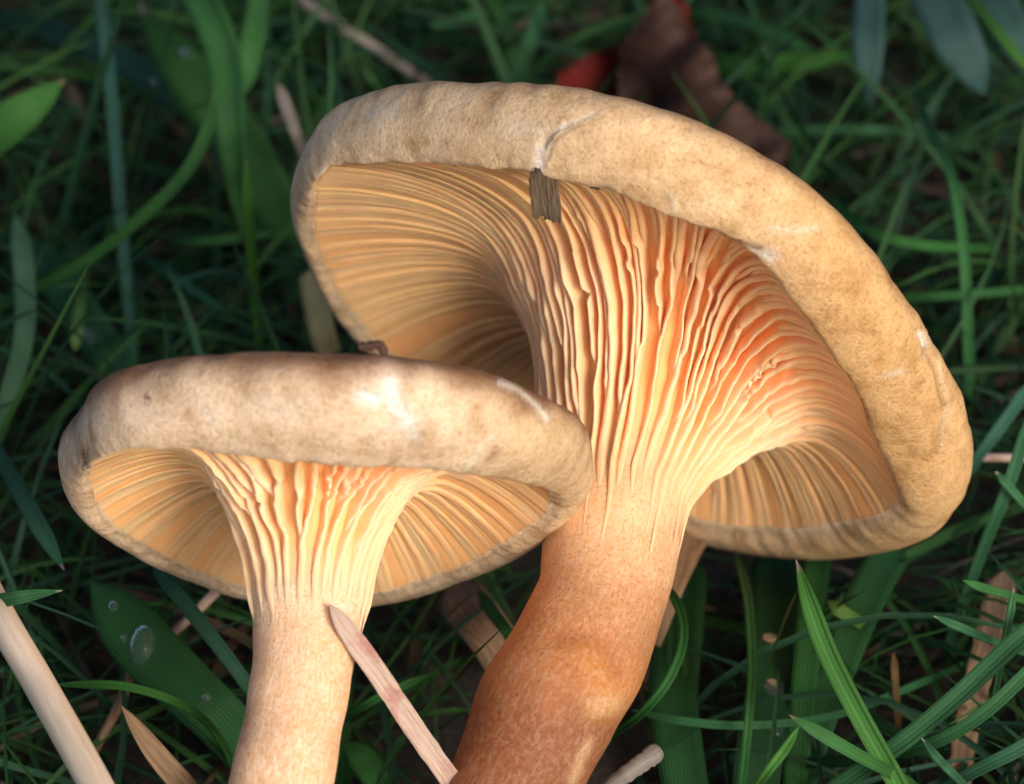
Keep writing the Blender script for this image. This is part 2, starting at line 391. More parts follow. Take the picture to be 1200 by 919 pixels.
def build_mushroom(s, label, group, style):
    base = s.stem[-1]*1.0; base[2] = 0
    root = thing('mushroom', label, 'mushroom', base, group)
    # --- cap skin
    nu, nv = 960, 110
    phi = np.linspace(0, 2*math.pi, nu+1)[:-1]
    p, sec = outer(s, phi, nv)
    v = np.linspace(0, 1, nv)[None]+0*phi[:, None]; ph = phi[:, None]+0*v
    e = radial(s, phi)[:, None]+0*p
    px, py, dep = proj(p)
    near = (dep < s.dep0+4)
    # soft lumps and wavy margin
    lump = noise1(ph*3, s.seed, 6, 2*math.pi)*np.cos(v*9+noise1(ph*2, s.seed+1, 4, 2*math.pi)*2)
    q3 = p.reshape(-1, 3); rr_ = np.random.default_rng(s.seed+77); bumpy = np.zeros(len(q3))
    for _ in range(80):
        wl = rr_.uniform(1.0, 9); kv = nrm(rr_.normal(0, 1, 3))*2*math.pi/wl; bumpy += np.sin(q3@kv+rr_.uniform(0, 6.28))*wl**.8
    bumpy = (bumpy/bumpy.std()).reshape(v.shape)
    p = p+(e*.8+s.a*.5)*(bumpy*.085*sstep(.02, .14, v)*(1-sstep(.6, .8, v)))[..., None]
    fine = noise1(ph*13, s.seed+5, 5, 2*math.pi)*np.exp(-((v-.09)/.07)**2)*sstep(.0, .07, v)
    damp = sstep(0, .05, v)
    p = p+e*(lump*.38*damp*(1-sstep(.55, .8, v)))[..., None]+s.a*(fine*.07)[..., None]+e*(fine*.10)[..., None]
    if style == 'big':
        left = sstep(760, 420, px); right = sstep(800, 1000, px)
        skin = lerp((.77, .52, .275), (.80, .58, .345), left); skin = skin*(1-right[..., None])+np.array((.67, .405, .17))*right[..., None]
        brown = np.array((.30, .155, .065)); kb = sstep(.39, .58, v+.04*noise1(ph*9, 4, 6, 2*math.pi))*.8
    else:
        right = sstep(480, 660, px)
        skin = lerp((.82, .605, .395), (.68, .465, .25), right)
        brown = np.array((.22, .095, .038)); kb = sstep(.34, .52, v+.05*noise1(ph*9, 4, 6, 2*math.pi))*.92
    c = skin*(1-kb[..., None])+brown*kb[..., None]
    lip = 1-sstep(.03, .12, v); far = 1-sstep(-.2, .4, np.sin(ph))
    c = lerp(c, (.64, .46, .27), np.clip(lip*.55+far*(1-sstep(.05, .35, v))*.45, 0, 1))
    thin = 1-sstep(.012, .04, v); c = lerp(c, (.86, .66, .45), thin*.7)
    def mark(pts, wd, color, amt=1., dent=0., ragged=.5):
        nonlocal c, p
        d = polyline_dist(px, py, pts)*(1+ragged*np.sin(px*.9+py*.6)*np.sin(py*.7-px*.3))
        k = np.exp(-(d/wd)**2)*amt*(near & (v < .64) & (v > .015))
        c = lerp(c, color, k[...]) if False else c*(1-k[..., None])+np.array(color)*k[..., None]
        if dent: p = p-e*(k*dent)[..., None]
    W = style == 'big' and (.78, .68, .55) or (.84, .78, .70)
    if style == 'big':
        mark([(632, 196), (634, 176), (640, 163)], 6, W, .9, .3, .4)
        mark([(637, 166), (648, 154), (664, 147)], 4, W, .85, .3, .4)
        mark([(660, 148), (676, 142), (696, 134)], 2.4, W, .7, .2, .4)
        mark([(642, 188), (647, 170), (662, 156), (680, 146)], 1.6, (.45, .27, .13), .7, .2, .3)
        mark([(628, 190), (626, 160)], 2.5, W, .5)
        mark([(600, 150), (622, 152), (640, 150)], 9, (.78, .64, .45), .5)
        mark([(885, 290), (898, 296), (906, 300)], 6, W, .9, .4)
        mark([(860, 282), (880, 285), (893, 289)], 3, (.22, .10, .05), .8, .2)
        mark([(905, 268), (930, 271), (955, 268)], 4, (.72, .58, .40), .7)
        mark([(1080, 392), (1085, 405), (1087, 415)], 4.5, W, .95, .5)
        mark([(1088, 410), (1098, 440), (1107, 480), (1108, 520)], 2.4, (.33, .19, .08), .8, .5)
        mark([(1099, 420), (1110, 470), (1108, 530)], 2.2, (.72, .56, .34), .6, 0)
        mark([(1040, 440), (1060, 435)], 4, (.74, .60, .42), .7)
        mark([(1031, 396), (1034, 430)], 5, (.58, .28, .07), .5)
        mark([(940, 370), (975, 425), (1008, 470), (1014, 490)], 5, (.45, .20, .05), .6)
        mark([(1070, 536), (1086, 540), (1098, 533)], 6, (.46, .28, .08), .6, .45)
        mark([(480, 168), (500, 170)], 7, (.60, .38, .12), .6)
        mark([(430, 130), (445, 132), (460, 128)], 10, (.76, .62, .43), .6)
        mark([(783, 228), (789, 236), (791, 246)], 3.5, (.72, .60, .44), .8, -.35)
        mark([(378, 197), (379, 206), (374, 215)], 3, (.85, .76, .62), .7)
        mark([(700, 240), (740, 232)], 4, (.55, .33, .2), .3)
    else:
        mark([(422, 462), (436, 468), (444, 466)], 8, W, .95, .1)
        mark([(458, 450), (464, 475), (478, 495), (486, 512)], 9, W, 1., .1)
        mark([(455, 500), (470, 508), (484, 514)], 6, (.74, .62, .46), .7)
        mark([(586, 448), (610, 458), (628, 474), (640, 492)], 4, (.80, .72, .58), .8, .1)
        mark([(575, 515), (566, 520), (556, 536), (548, 548)], 4, (.78, .68, .48), .8, -.3)
        mark([(582, 530), (572, 540)], 5, (.30, .17, .09), .6, .2)
        mark([(97, 532), (97, 540)], 4.5, (.28, .15, .06), .9, .5)
        mark([(168, 463), (171, 465)], 3, (.2, .07, .04), .9)
        mark([(262, 502), (272, 508)], 6, (.62, .45, .22), .5)
        mark([(236, 478), (252, 496)], 3, (.75, .66, .54), .6)
        mark([(300, 470), (330, 480), (360, 470)], 10, (.70, .60, .46), .4)
        mark([(640, 604), (625, 614), (608, 624)], 4, (.84, .76, .70), .8)
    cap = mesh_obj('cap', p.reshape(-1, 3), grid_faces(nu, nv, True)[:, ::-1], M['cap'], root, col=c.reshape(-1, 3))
    # --- the flesh the gills stand on
    nb, nt_ = 360, 60
    phb = np.linspace(0, 2*math.pi, nb+1)[:-1]; tb = np.linspace(0, 1, nt_)
    U = underside(s, phb, tb)
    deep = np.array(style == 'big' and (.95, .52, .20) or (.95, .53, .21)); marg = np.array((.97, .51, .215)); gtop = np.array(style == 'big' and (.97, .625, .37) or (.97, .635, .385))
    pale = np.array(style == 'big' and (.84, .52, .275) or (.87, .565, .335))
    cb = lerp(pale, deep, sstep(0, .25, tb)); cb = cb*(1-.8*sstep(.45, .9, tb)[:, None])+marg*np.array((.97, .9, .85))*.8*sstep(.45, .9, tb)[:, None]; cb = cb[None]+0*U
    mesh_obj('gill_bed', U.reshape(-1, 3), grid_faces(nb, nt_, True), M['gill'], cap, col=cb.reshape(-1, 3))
    # --- gills: primaries that run up from the stem and fork on the way to the margin
    NS_ = 20; up, u, vv = s.sf
    low = np.stack([stem_ring(s, q, phb) for q in range(NS_, 0, -1)], 1)
    E = np.concatenate([low, U], 1); tE = np.concatenate([-np.arange(NS_, 0, -1)*.0105, tb]); nE = len(tE)
    lines = []; Mp = style == 'big' and 39 or 30; r = np.random.default_rng(s.seed+40)
    sp = 2*math.pi/Mp
    for k in range(Mp):
        f0 = k*sp+r.uniform(-.24, .24)*sp
        tf = r.uniform(.04, .36)
        for sg in (-1, 1):
            d1 = (sg*sp*.25*r.uniform(.85, 1.1), tf, .22)
            lines.append((f0, [d1], r.uniform(-.20, -.05) if sg < 0 else tf-.02, 1))
            tf2 = r.uniform(.48, .70); d2 = sp*.125
            if r.random() < .85:
                lines[-1][1].append((-d2*sg*r.uniform(.4, .6), tf2, .18))
                d2b = (d2*sg*r.uniform(.8, 1.0), tf2, .18); lines.append((f0, [d1, d2b], tf2-.02, .8))
                for dd_ in (lines[-2][1][1], d2b):
                    if r.random() < .62:
                        tf3 = r.uniform(.66, .84); lines.append((f0, [d1, dd_, (sp*.075*r.choice((-1, 1)), tf3, .14)], tf3-.02, .6))
    ns = 72
    for (f0, forks, t0, hs) in lines:
        t = np.linspace(t0, .997, ns); t = t0+(t-t0)
        f = f0+0*t
        for (d, tf, ln) in forks: f = f+d*sstep(tf, tf+ln, t)
        f = f+noise1(t*9, int(r.integers(1e6)), 4)*sp*.055*sstep(.02, .25, t)*(1-.6*sstep(.5, .9, t))
        gi = (f % (2*math.pi))/(2*math.pi)*nb; i0 = np.floor(gi).astype(int) % nb; fi = (gi-np.floor(gi))[:, None]; i1 = (i0+1) % nb
        gj = np.interp(t, tE, np.arange(nE)); j0 = np.minimum(gj.astype(int), nE-2); fj = (gj-j0)[:, None]
        B = lambda ii: E[ii, j0]*(1-fj)+E[ii, j0+1]*fj
        b0, b1 = B(i0), B(i1); c0 = b0*(1-fi)+b1*fi
        side = nrm(b1-b0); fw = nrm(np.gradient(c0, axis=0)); nn = nrm(np.cross(fw, side))
        if (nn[ns//2] @ s.a) > 0: nn = -nn
        circ = np.linalg.norm(b1-b0, axis=1)*nb/(2*math.pi)              # mm per radian
        gap = circ*sp/(1+np.clip((t-.15)/.3, 0, 1)+.95*sstep(.52, .82, t)+1.0*sstep(.7, .92, t))
        fr = float(sstep(.25, .85, math.sin(f0+.25)))
        hm = (style == 'big' and 2.1 or 1.5)*r.uniform(.8, 1.12)*hs
        hh = hm*(1+.12*noise1(t*14, int(r.integers(1e6)), 4))*sstep(t0, t0+(.50 if t0 < 0 else .22), t)*(1-.72*sstep(.56, .92, t)*fr-.90*sstep(.40, .74, t)*(1-fr))*(1-.85*sstep(.84, .995, t))+.015
        for _ in range(2):
            if r.random() < .05: hh = hh*(1-r.uniform(.25, .6)*np.exp(-((t-r.uniform(.25, .7))/.012)**2))
        hh = np.minimum(hh, gap*1.6+.04)
        th = np.minimum(gap*(.25+.08*sstep(.5, .85, t))*r.uniform(.7, 1.25), .66)*(.35+.65*sstep(t0, t0+.12, t))
        lean = noise1(t*11, int(r.integers(1e6)), 3)*gap*.16*(1-sstep(.4, .7, t))
        prof = [(-1.6, -.06, 0), (-1.1, .25, .3), (-.92, .82, .8), (-.55, .97, 1), (0, 1.03, 1), (.55, .97, 1), (.92, .82, .8), (1.1, .25, .3), (1.6, -.06, 0)]
        V = np.stack([c0+side*(th*a+lean*c_)[:, None]+nn*(hh*b)[:, None] for a, b, c_ in prof], 1)
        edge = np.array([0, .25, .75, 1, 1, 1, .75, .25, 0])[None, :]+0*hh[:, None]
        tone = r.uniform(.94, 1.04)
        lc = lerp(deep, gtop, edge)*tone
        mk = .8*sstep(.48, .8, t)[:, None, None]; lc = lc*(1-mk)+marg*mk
        stemk = 1-sstep(-.05, .25, t)[:, None]; lc = lc*(1-.8*stemk[..., None])+pale*.8*stemk[..., None]
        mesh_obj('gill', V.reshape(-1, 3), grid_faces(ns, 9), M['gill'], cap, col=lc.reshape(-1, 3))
    # --- stem
    nr = 160; ps = np.linspace(0, 2*math.pi, nr+1)[:-1]; n = 90
    up, u, vv = s.sf
    dirs = np.cos(ps)[:, None, None]*u[None]+np.sin(ps)[:, None, None]*vv[None]
    rad = s.stem_r[None]+0*ps[:, None]
    q = s.stem[None]+dirs*rad[..., None]; x, y, dd = proj(q)
    yy = np.linspace(0, 1, n)[None]
    flat = sstep(0, .08, yy)
    rad = rad+flat*(noise1(ps*3, 5+s.seed, 5, 2*math.pi)[:, None]*.08+.05*np.sin(yy*40+2*np.cos(ps*2)[:, None]))
    ln = np.concatenate([[0], np.cumsum(np.linalg.norm(np.diff(s.stem, axis=0), axis=1))])
    uvs = np.stack([(ps[:, None]*6.5)+0*yy, ln[None]+0*ps[:, None]], -1)
    if style == 'big':
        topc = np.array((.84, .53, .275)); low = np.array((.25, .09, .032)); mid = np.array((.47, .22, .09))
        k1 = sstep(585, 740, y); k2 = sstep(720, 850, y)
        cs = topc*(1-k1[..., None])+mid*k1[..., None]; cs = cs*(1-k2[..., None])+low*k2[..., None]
        front = dd < s.stem[None] @ DV - CAM @ DV
        def smk(pts, wd, color, amt, dent):
            nonlocal cs, rad
            k = np.exp(-(polyline_dist(x, y, pts)/wd)**2)*amt*front
            cs = cs*(1-k[..., None])+np.array(color)*k[..., None]; rad = rad+k*dent
        smk([(690, 775), (720, 800)], 36, (.56, .23, .055), .85, .55)
        smk([(655, 745), (690, 745), (715, 760), (724, 790)], 13, (.40, .155, .055), .75, -.5)
        smk([(660, 790), (650, 830)], 20, (.43, .16, .05), .5, -.35)
        smk([(700, 830), (715, 825)], 14, (.60, .36, .16), .6, .2)
        smk([(690, 870), (680, 890), (672, 915)], 7, (.66, .44, .24), .55, .1)
        smk([(640, 700), (660, 720)], 22, (.58, .26, .10), .4, 0)
    else:
        topc = np.array((.86, .58, .345)); low = np.array((.78, .485, .27)); k1 = sstep(700, 900, y)
        cs = topc*(1-k1[..., None])+low*k1[..., None]
        front = dd < s.stem[None] @ DV - CAM @ DV
        k = np.exp(-((x-402)/16)**2)*sstep(720, 760, y)*.45*front; cs = cs*(1-k[..., None])+np.array((.70, .38, .14))*k[..., None]
        k = np.exp(-(polyline_dist(x, y, [(290, 830), (284, 872)])/7)**2)*.6*front; cs = cs*(1-k[..., None])+np.array((.42, .2, .1))*k[..., None]
    q = s.stem[None]+dirs*rad[..., None]
    mesh_obj('stem', q.reshape(-1, 3), grid_faces(nr, n, True), M['stem_big' if style == 'big' else 'stem_small'], root, uv=uvs.reshape(-1, 2), col=cs.reshape(-1, 3))
    return root

# ------------------------------------------------------------------ ground
g = np.sinh(np.linspace(-6.2, 6.2, 150)); g = g/g.max()*6000
gx, gy = np.meshgrid(g, g, indexing='ij')
gz = (np.sin(gx*.21+1)*np.sin(gy*.17)+.6*np.sin(gx*.43+gy*.31))*1.6*np.exp(-(gx**2+gy**2)/400**2)-2
soil = mesh_obj('ground', np.stack([gx, gy+60, gz], -1).reshape(-1, 3), grid_faces(150, 150), M['soil'], base=np.zeros(3))
soil['kind'] = 'structure'

build_mushroom(big, 'large mushroom tipped back to show orange gills, wood chip hanging from its cap edge', 'mushrooms', 'big')
build_mushroom(small, 'smaller mushroom in front on a pale stem, white scars on its cap', 'mushrooms', 'small')

#GRASS
# ------------------------------------------------------------------ blades, leaves and straws one can tell apart
GREEN = (.034, .115, .034); BLUEG = (.035, .105, .075); BRIGHT = (.065, .20, .032); DARKG = (.018, .066, .024); PALEG = (.075, .17, .085)
def blade_mesh(pts, width, roll=0, fold=.25, n=30, thick=.14, tip=.35, root=.8, twist=0, base_w=None, belly=.35, col=GREEN, tipcol=None, round_=False, ragged=0, seed=0):
    """pts: (x, y, h) from the tip to the root; width in mm. Returns V, F, uv, col, frames"""
    path = catmull([at(*q) for q in pts], n)
    tan = nrm(np.gradient(path, axis=0)); view = nrm(CAM-path)
    sd_ = nrm(np.cross(tan, view)); nn = nrm(np.cross(sd_, tan))
    t = np.linspace(0, 1, n); r = np.radians(roll+twist*t)[:, None]
    S = sd_*np.cos(r)+nn*np.sin(r); N = nn*np.cos(r)-sd_*np.sin(r)
    w = width*.5*np.where(t < tip, np.sqrt(np.clip(1-(1-t/tip)**2, 0, 1))**1.25, 1-(1-root)*((t-tip)/(1-tip)))
    if not round_: x_ = np.clip(t/tip, 0, 1); w = np.where(t < tip, width*.5*x_*(2-x_), w)
    w = np.maximum(w, .04)
    if ragged: w = w*(1+ragged*noise1(t*30, seed+3, 6))
    if round_:
        a = np.linspace(0, 2*math.pi, 15)[:-1]
        V = path[:, None]+S[:, None]*(np.cos(a)[None]*w[:, None])[..., None]+N[:, None]*(np.sin(a)[None]*w[:, None])[..., None]
        u = (a/(2*math.pi))*width*2
        k = 14
    else:
        u5 = np.array([-1, -.55, 0, .55, 1.])
        z5 = np.abs(u5)**1.3*fold
        top = path[:, None]+S[:, None]*(u5[None]*w[:, None])[..., None]+N[:, None]*((z5[None]-fold*.3)*w[:, None])[..., None]
        bot = top[:, ::-1]-N[:, None]*(thick*np.array([.3, 1, 1.6, 1, .3])*np.minimum(1, w/.4)[:, None])[..., None]
        V = np.concatenate([top, bot], 1); u = np.concatenate([u5, u5[::-1]])*width*.5; k = 10
    ln = np.concatenate([[0], np.cumsum(np.linalg.norm(np.diff(path, axis=0), axis=1))])
    uv = np.stack([u[None]+0*ln[:, None], ln[:, None]+0*u[None]], -1).reshape(-1, 2)
    i = np.arange(n-1)[:, None]; j = np.arange(k)[None]; j2 = (j+1) % k
    F = np.stack([i*k+j, i*k+j2, (i+1)*k+j2, (i+1)*k+j], -1).reshape(-1, 4)
    cc = np.array(col)[None, None]*.95+np.zeros((n, k, 3)); cc *= (1+.12*noise1(t*6, seed+9, 3))[:, None, None]
    cc *= (.90+.2*(1-np.abs(u)/np.abs(u).max()))[None, :, None] if not round_ else 1
    if tipcol is not None:
        kk = (1-sstep(.0, .07, t))[:, None, None]; cc = cc*(1-kk)+np.array(tipcol)*kk
    return V.reshape(-1, 3), F, uv, cc.reshape(-1, 3), (path, S, N, w, t)
TIPC = (.30, .20, .16)
FR = {}
def blade(key, name, label, pts, width_px, mat='blade', cat='grass blade', group='grass blades standing out of the turf', **kw):
    kw.setdefault('seed', len(FR)*7)
    mid = proj(at(*pts[len(pts)//2]))[2]
    V, F, uv, cc, fr = blade_mesh(pts, width_px*PXMM*mid/DIST, **kw)
    o = mesh_obj(name, V, F, M[mat], base=fr[0][-1], uv=uv, col=cc); tag(o, label, cat, group); FR[key] = fr
    return o
G = GREEN
# left side
blade('a', 'grass_blade', 'broad pointed green blade entering at the upper left edge', [(76, 93, 34), (45, 118, 32), (0, 150, 29), (-70, 200, 20), (-130, 260, 6)], 54, col=(.045, .15, .032), tip=.62, fold=.18, roll=12, tipcol=TIPC)
blade('b', 'grass_blade', 'narrow straight blue-green blade running down the upper left', [(104, -110, 27), (120, 20, 28), (131, 120, 25), (141, 250, 17), (156, 420, 5)], 17, col=BLUEG, tip=.3, fold=.3)
blade('c', 'grass_blade', 'dark broad leaf with pointed tip left of the large cap', [(162, 2, 26), (195, 55, 25), (235, 105, 22), (285, 175, 16), (335, 270, 8), (360, 350, 2)], 66, col=(.030, .105, .026), tip=.5, fold=.12, roll=-10, tipcol=(.35, .3, .25))
blade('d', 'grass_blade', 'broad folded bright green blade hanging down beside the large cap', [(292, 300, 12), (276, 215, 22), (270, 140, 30), (262, 60, 34), (232, -10, 36), (190, -80, 28), (150, -140, 3)], 44, col=(.048, .16, .045), tip=.5, fold=.55, roll=14)
blade('e', 'grass_blade', 'upright blade at the top meeting the broad folded one', [(277, 120, 24), (287, 80, 27), (298, 30, 30), (310, -60, 28)], 30, col=(.045, .15, .038), tip=.35, fold=.35, roll=-15)
blade('f', 'grass_blade', 'thin bright upright blade left of the large cap rim', [(288, 186, 34), (291, 250, 28), (297, 330, 18), (306, 430, 4)], 13, col=BRIGHT, tip=.35, fold=.5, tipcol=TIPC)
blade('g', 'grass_blade', 'slender curved blade sweeping from upper centre down to the left edge', [(251, 108, 38), (243, 150, 36), (215, 205, 32), (150, 268, 26), (80, 318, 18), (-30, 372, 6)], 16, col=(.036, .125, .030), tip=.3, fold=.4, tipcol=(.12, .22, .05))
blade('h', 'grass_blade', 'blue-green leaf in the upper left holding a water bead', [(235, 135, 12), (195, 108, 15), (140, 70, 15), (80, 45, 12), (0, 20, 6)], 36, col=BLUEG, tip=.3, fold=.15, roll=18)
blade('i', 'grass_blade', 'pale green blade curving along the left picture edge', [(18, 250, 15), (27, 310, 18), (28, 390, 20), (8, 470, 18), (-25, 560, 8)], 27, col=PALEG, tip=.2, fold=.2, roll=10)
blade('j', 'grass_blade', 'dark broad leaf slanting behind the left of the small cap', [(10, 262, 10), (60, 320, 10), (105, 385, 9), (150, 450, 6), (190, 520, 2)], 52, col=(.022, .085, .040), tip=.4, fold=.12, roll=-14)
blade('k', 'grass_blade', 'short thin blade pointing down right above the small cap', [(266, 367, 17), (230, 342, 16), (190, 315, 13), (146, 288, 6), (110, 262, 0)], 12, col=(.03, .12, .06), tip=.3, fold=.35)
blade('l', 'grass_blade', 'thin level blade crossing behind the upright bright one', [(200, 282, 14), (240, 283, 15), (290, 278, 14), (345, 270, 10), (400, 262, 3)], 10, col=(.035, .13, .035), tip=.3)
blade('m', 'grass_blade', 'yellowed dry blade peeking out behind the large cap left rim', [(366, 315, 14), (370, 350, 14), (379, 395, 12), (398, 450, 5)], 34, col=(.33, .30, .14), tip=.15, fold=.25, cat='dry blade', tipcol=(.3, .22, .14), mat='thatch')
blade('n', 'dry_grass_blade', 'small pale dry blade tip beside the large cap upper left', [(326, 98, 27), (337, 130, 25), (350, 165, 22), (368, 215, 12)], 14, mat='drygrey', cat='dry blade', tip=.2, group='dry stalks and straws')
blade('o', 'dry_straw', 'grey straw slanting down to the top of the large cap', [(340, -8, 14), (395, 28, 13), (450, 63, 10), (505, 100, 6)], 14, mat='drygrey', cat='straw', tip=.02, round_=True, group='dry stalks and straws')
# top middle and right
blade('p', 'grass_blade', 'straight green blade slanting behind the top of the large cap', [(600, 108, 8), (612, 70, 12), (628, 30, 15), (652, -40, 18)], 20, col=(.045, .15, .06), tip=.1, fold=.3)
blade('q', 'grass_blade', 'soft curved blade at the top left of the straight slanting one', [(570, -30, 14), (585, 20, 12), (598, 55, 9), (603, 100, 4)], 17, col=(.045, .14, .035), tip=.2)
blade('r', 'grass_blade', 'short blunt blade pointing left at the top middle', [(503, 30, 16), (535, 24, 15), (575, 14, 12), (630, 6, 6)], 15, col=(.04, .13, .05), tip=.25)
blade('s', 'grass_blade', 'arching blade right of the dead leaf with blunt tip', [(962, 66, 22), (915, 42, 22), (860, 22, 20), (800, 12, 16), (740, 12, 6)], 15, col=(.04, .14, .05), tip=.2, fold=.3)
blade('t', 'grass_blade', 'light green broad blade lying level behind the dead leaf', [(1010, 62, 12), (940, 72, 12), (870, 78, 10), (790, 70, 4)], 27, col=(.04, .15, .024), tip=.45, roll=10)
blade('u', 'grass_blade', 'leftmost of the dusky blue-green leaves hanging at the top right', [(1021, 128, 20), (1018, 85, 25), (1018, 30, 29), (1022, -50, 29), (1030, -125, 17), (1036, -180, 1)], 38, col=(.040, .095, .085), tip=.4, fold=.12, roll=8)
blade('v', 'grass_blade', 'widest dusky blue-green leaf hanging at the top right', [(1154, 112, 20), (1138, 78, 24), (1112, 30, 28), (1075, -50, 29), (1050, -125, 17), (1038, -180, 1)], 58, col=(.042, .095, .088), tip=.4, fold=.12, roll=-8)
blade('w', 'grass_blade', 'blue-green leaf cut by the top right corner', [(1225, 110, 18), (1205, 72, 22), (1180, 25, 26), (1150, -40, 26), (1100, -120, 15), (1070, -180, 1)], 46, col=(.04, .10, .085), tip=.5, fold=.12)
blade('x', 'grass_blade', 'thin bright blade crossing the hanging leaves at the right edge', [(1215, 95, 30), (1180, 50, 32), (1150, 10, 32), (1120, -40, 29), (1090, -110, 16), (1070, -170, 1)], 11, col=BRIGHT, tip=.2)
blade('y', 'grass_blade', 'tall thin blade arching over and down at the right', [(1137, 470, 6), (1134, 380, 16), (1128, 280, 24), (1112, 195, 27), (1085, 143, 22), (1070, 90, 10)], 13, col=(.04, .15, .045), tip=.1, fold=.4)
blade('z', 'grass_blade', 'level blade right of the dead leaf tip', [(905, 155, 10), (960, 152, 12), (1020, 152, 12), (1085, 158, 7), (1140, 175, 2)], 12, col=(.04, .13, .055), tip=.2)
blade('aa', 'grass_blade', 'arched blade leaving the right shoulder of the large cap', [(965, 222, 10), (1000, 258, 16), (1045, 280, 18), (1100, 289, 16), (1170, 292, 8)], 13, col=(.042, .16, .034), tip=.2, fold=.4)
blade('ab', 'grass_blade', 'level thin blade crossing right of the cap at mid height', [(1040, 350, 12), (1100, 347, 14), (1160, 343, 14), (1240, 335, 8)], 11, col=(.04, .14, .04), tip=.2)
blade('ac', 'pink_stem', 'thin pinkish stem entering level from the right edge', [(1120, 535, 12), (1150, 536, 13), (1200, 537, 13), (1260, 540, 8)], 10, mat='stalk', cat='stem', tip=.03, round_=True, group='dry stalks and straws')
blade('ad', 'grass_blade', 'short blade with pale tip pointing up left at the right edge', [(1167, 553, 26), (1182, 570, 25), (1205, 596, 22), (1250, 650, 10)], 11, col=(.045, .15, .06), tip=.25, tipcol=(.7, .6, .5))
blade('ae', 'grass_blade', 'blue-green blade slanting up beside the large cap right edge', [(1215, 440, 22), (1180, 490, 20), (1140, 545, 15), (1100, 610, 6)], 15, col=(.042, .13, .085), tip=.2, fold=.3)
blade('af', 'grass_blade', 'long slender blade leaning right below the cap right edge', [(1212, 470, 30), (1185, 560, 25), (1150, 650, 16), (1110, 760, 4)], 15, col=(.036, .125, .055), tip=.25, fold=.35)
# bottom right
blade('ag', 'grass_blade', 'sharp bright blade with purple tip below the large cap rim', [(933, 656, 34), (948, 705, 33), (970, 765, 30), (1005, 835, 26), (1060, 935, 18), (1110, 1040, 4)], 24, col=(.062, .19, .038), tip=.35, fold=.75, tipcol=(.45, .28, .32), root=1)
blade('ah', 'grass_blade', 'long blade rising from bottom centre right to the right edge', [(1260, 700, 30), (1195, 748, 28), (1120, 818, 25), (1050, 875, 21), (970, 930, 15), (900, 990, 4)], 24, col=(.034, .12, .045), tip=.2, fold=.4)
blade('ai', 'grass_blade', 'curved blade low at the right edge under the long one', [(1260, 740, 30), (1210, 783, 29), (1150, 838, 26), (1090, 872, 22), (1010, 890, 14), (940, 895, 4)], 17, col=(.032, .115, .038), tip=.2, fold=.4)
blade('aj', 'grass_blade', 'lower right blade tip pointing left, reddish at its end', [(925, 838, 31), (955, 856, 30), (1000, 882, 27), (1060, 915, 18), (1120, 960, 4)], 16, col=(.045, .15, .04), tip=.35, fold=.5, tipcol=(.35, .15, .12))
blade('ak', 'grass_blade', 'small upright blade crossing under the reddish blade tip', [(937, 850, 34), (920, 878, 32), (890, 918, 28), (850, 980, 12)], 12, col=(.06, .19, .035), tip=.4, fold=.5)
blade('al', 'grass_blade', 'thin blade looping round the right side of the thick stem', [(776, 678, 20), (797, 715, 22), (800, 755, 23), (782, 800, 22), (750, 838, 18), (715, 865, 10), (690, 900, 0)], 12, col=(.03, .12, .028), tip=.15, fold=.4)
blade('am', 'grass_blade', 'thin upright blade under the large cap middle right', [(860, 640, 8), (876, 700, 14), (881, 780, 17), (876, 860, 16), (865, 960, 4)], 12, col=(.036, .13, .034), tip=.2, fold=.4)
blade('an', 'grass_blade', 'broad dark leaf with water beads standing below the cap', [(910, 640, 4), (912, 720, 8), (905, 800, 10), (890, 880, 8), (880, 980, 0)], 66, col=(.018, .072, .024), tip=.1, fold=.12, roll=10)
blade('ao', 'grass_blade', 'broad mid-green leaf behind the purple-tipped blade', [(1050, 635, 10), (1020, 690, 12), (990, 760, 12), (960, 840, 9), (930, 940, 0)], 52, col=(.028, .105, .032), tip=.1, fold=.15, roll=-12)
blade('ap', 'grass_blade', 'straight green leaf between the two broad leaves under the cap', [(962, 630, 8), (952, 700, 11), (945, 780, 12), (935, 880, 6), (930, 950, 0)], 34, col=(.03, .12, .028), tip=.1, fold=.2)
blade('aq', 'grass_blade', 'broad dark leaf right beside the thick stem foot', [(800, 650, 3), (795, 730, 7), (790, 820, 8), (800, 900, 5), (815, 990, 0)], 64, col=(.02, .08, .024), tip=.1, fold=.12, roll=-8)
blade('ar', 'grass_blade', 'thin blade running level from the stem foot to lower right', [(740, 832, 12), (800, 845, 14), (880, 850, 14), (980, 838, 12), (1080, 800, 8), (1150, 770, 0)], 11, col=(.034, .125, .045), tip=.15, fold=.35)
blade('as', 'grass_blade', 'thin upright blade with pale tip at lower right edge', [(1188, 690, 30), (1184, 720, 28), (1176, 760, 24), (1165, 820, 12)], 10, col=(.05, .16, .06), tip=.3, tipcol=(.4, .4, .3))
blade('at', 'grass_blade', 'short blade pointing left near the right edge below the cap', [(1128, 680, 28), (1155, 690, 27), (1190, 700, 24), (1250, 720, 12)], 11, col=(.05, .17, .045), tip=.3)
blade('au', 'grass_blade', 'thin blade pointing left above the lower right dead leaf', [(1094, 722, 27), (1125, 735, 26), (1165, 752, 23), (1230, 775, 10)], 11, col=(.045, .15, .06), tip=.3, tipcol=(.3, .35, .2))
blade('av', 'grass_blade', 'yellow-green blunt blade tip under the cap beside the bright blade', [(970, 704, 16), (985, 716, 16), (1005, 728, 14), (1022, 740, 9)], 16, col=(.11, .22, .045), tip=.3)
blade('aw', 'dry_leaf_strip', 'tan dry leaf strip standing at the lower right edge', [(1180, 668, 8), (1165, 720, 10), (1148, 790, 10), (1130, 870, 6), (1120, 950, 0)], 34, mat='drybrown', cat='dry leaf', tip=.12, fold=.3, group='dry stalks and straws', ragged=.1)
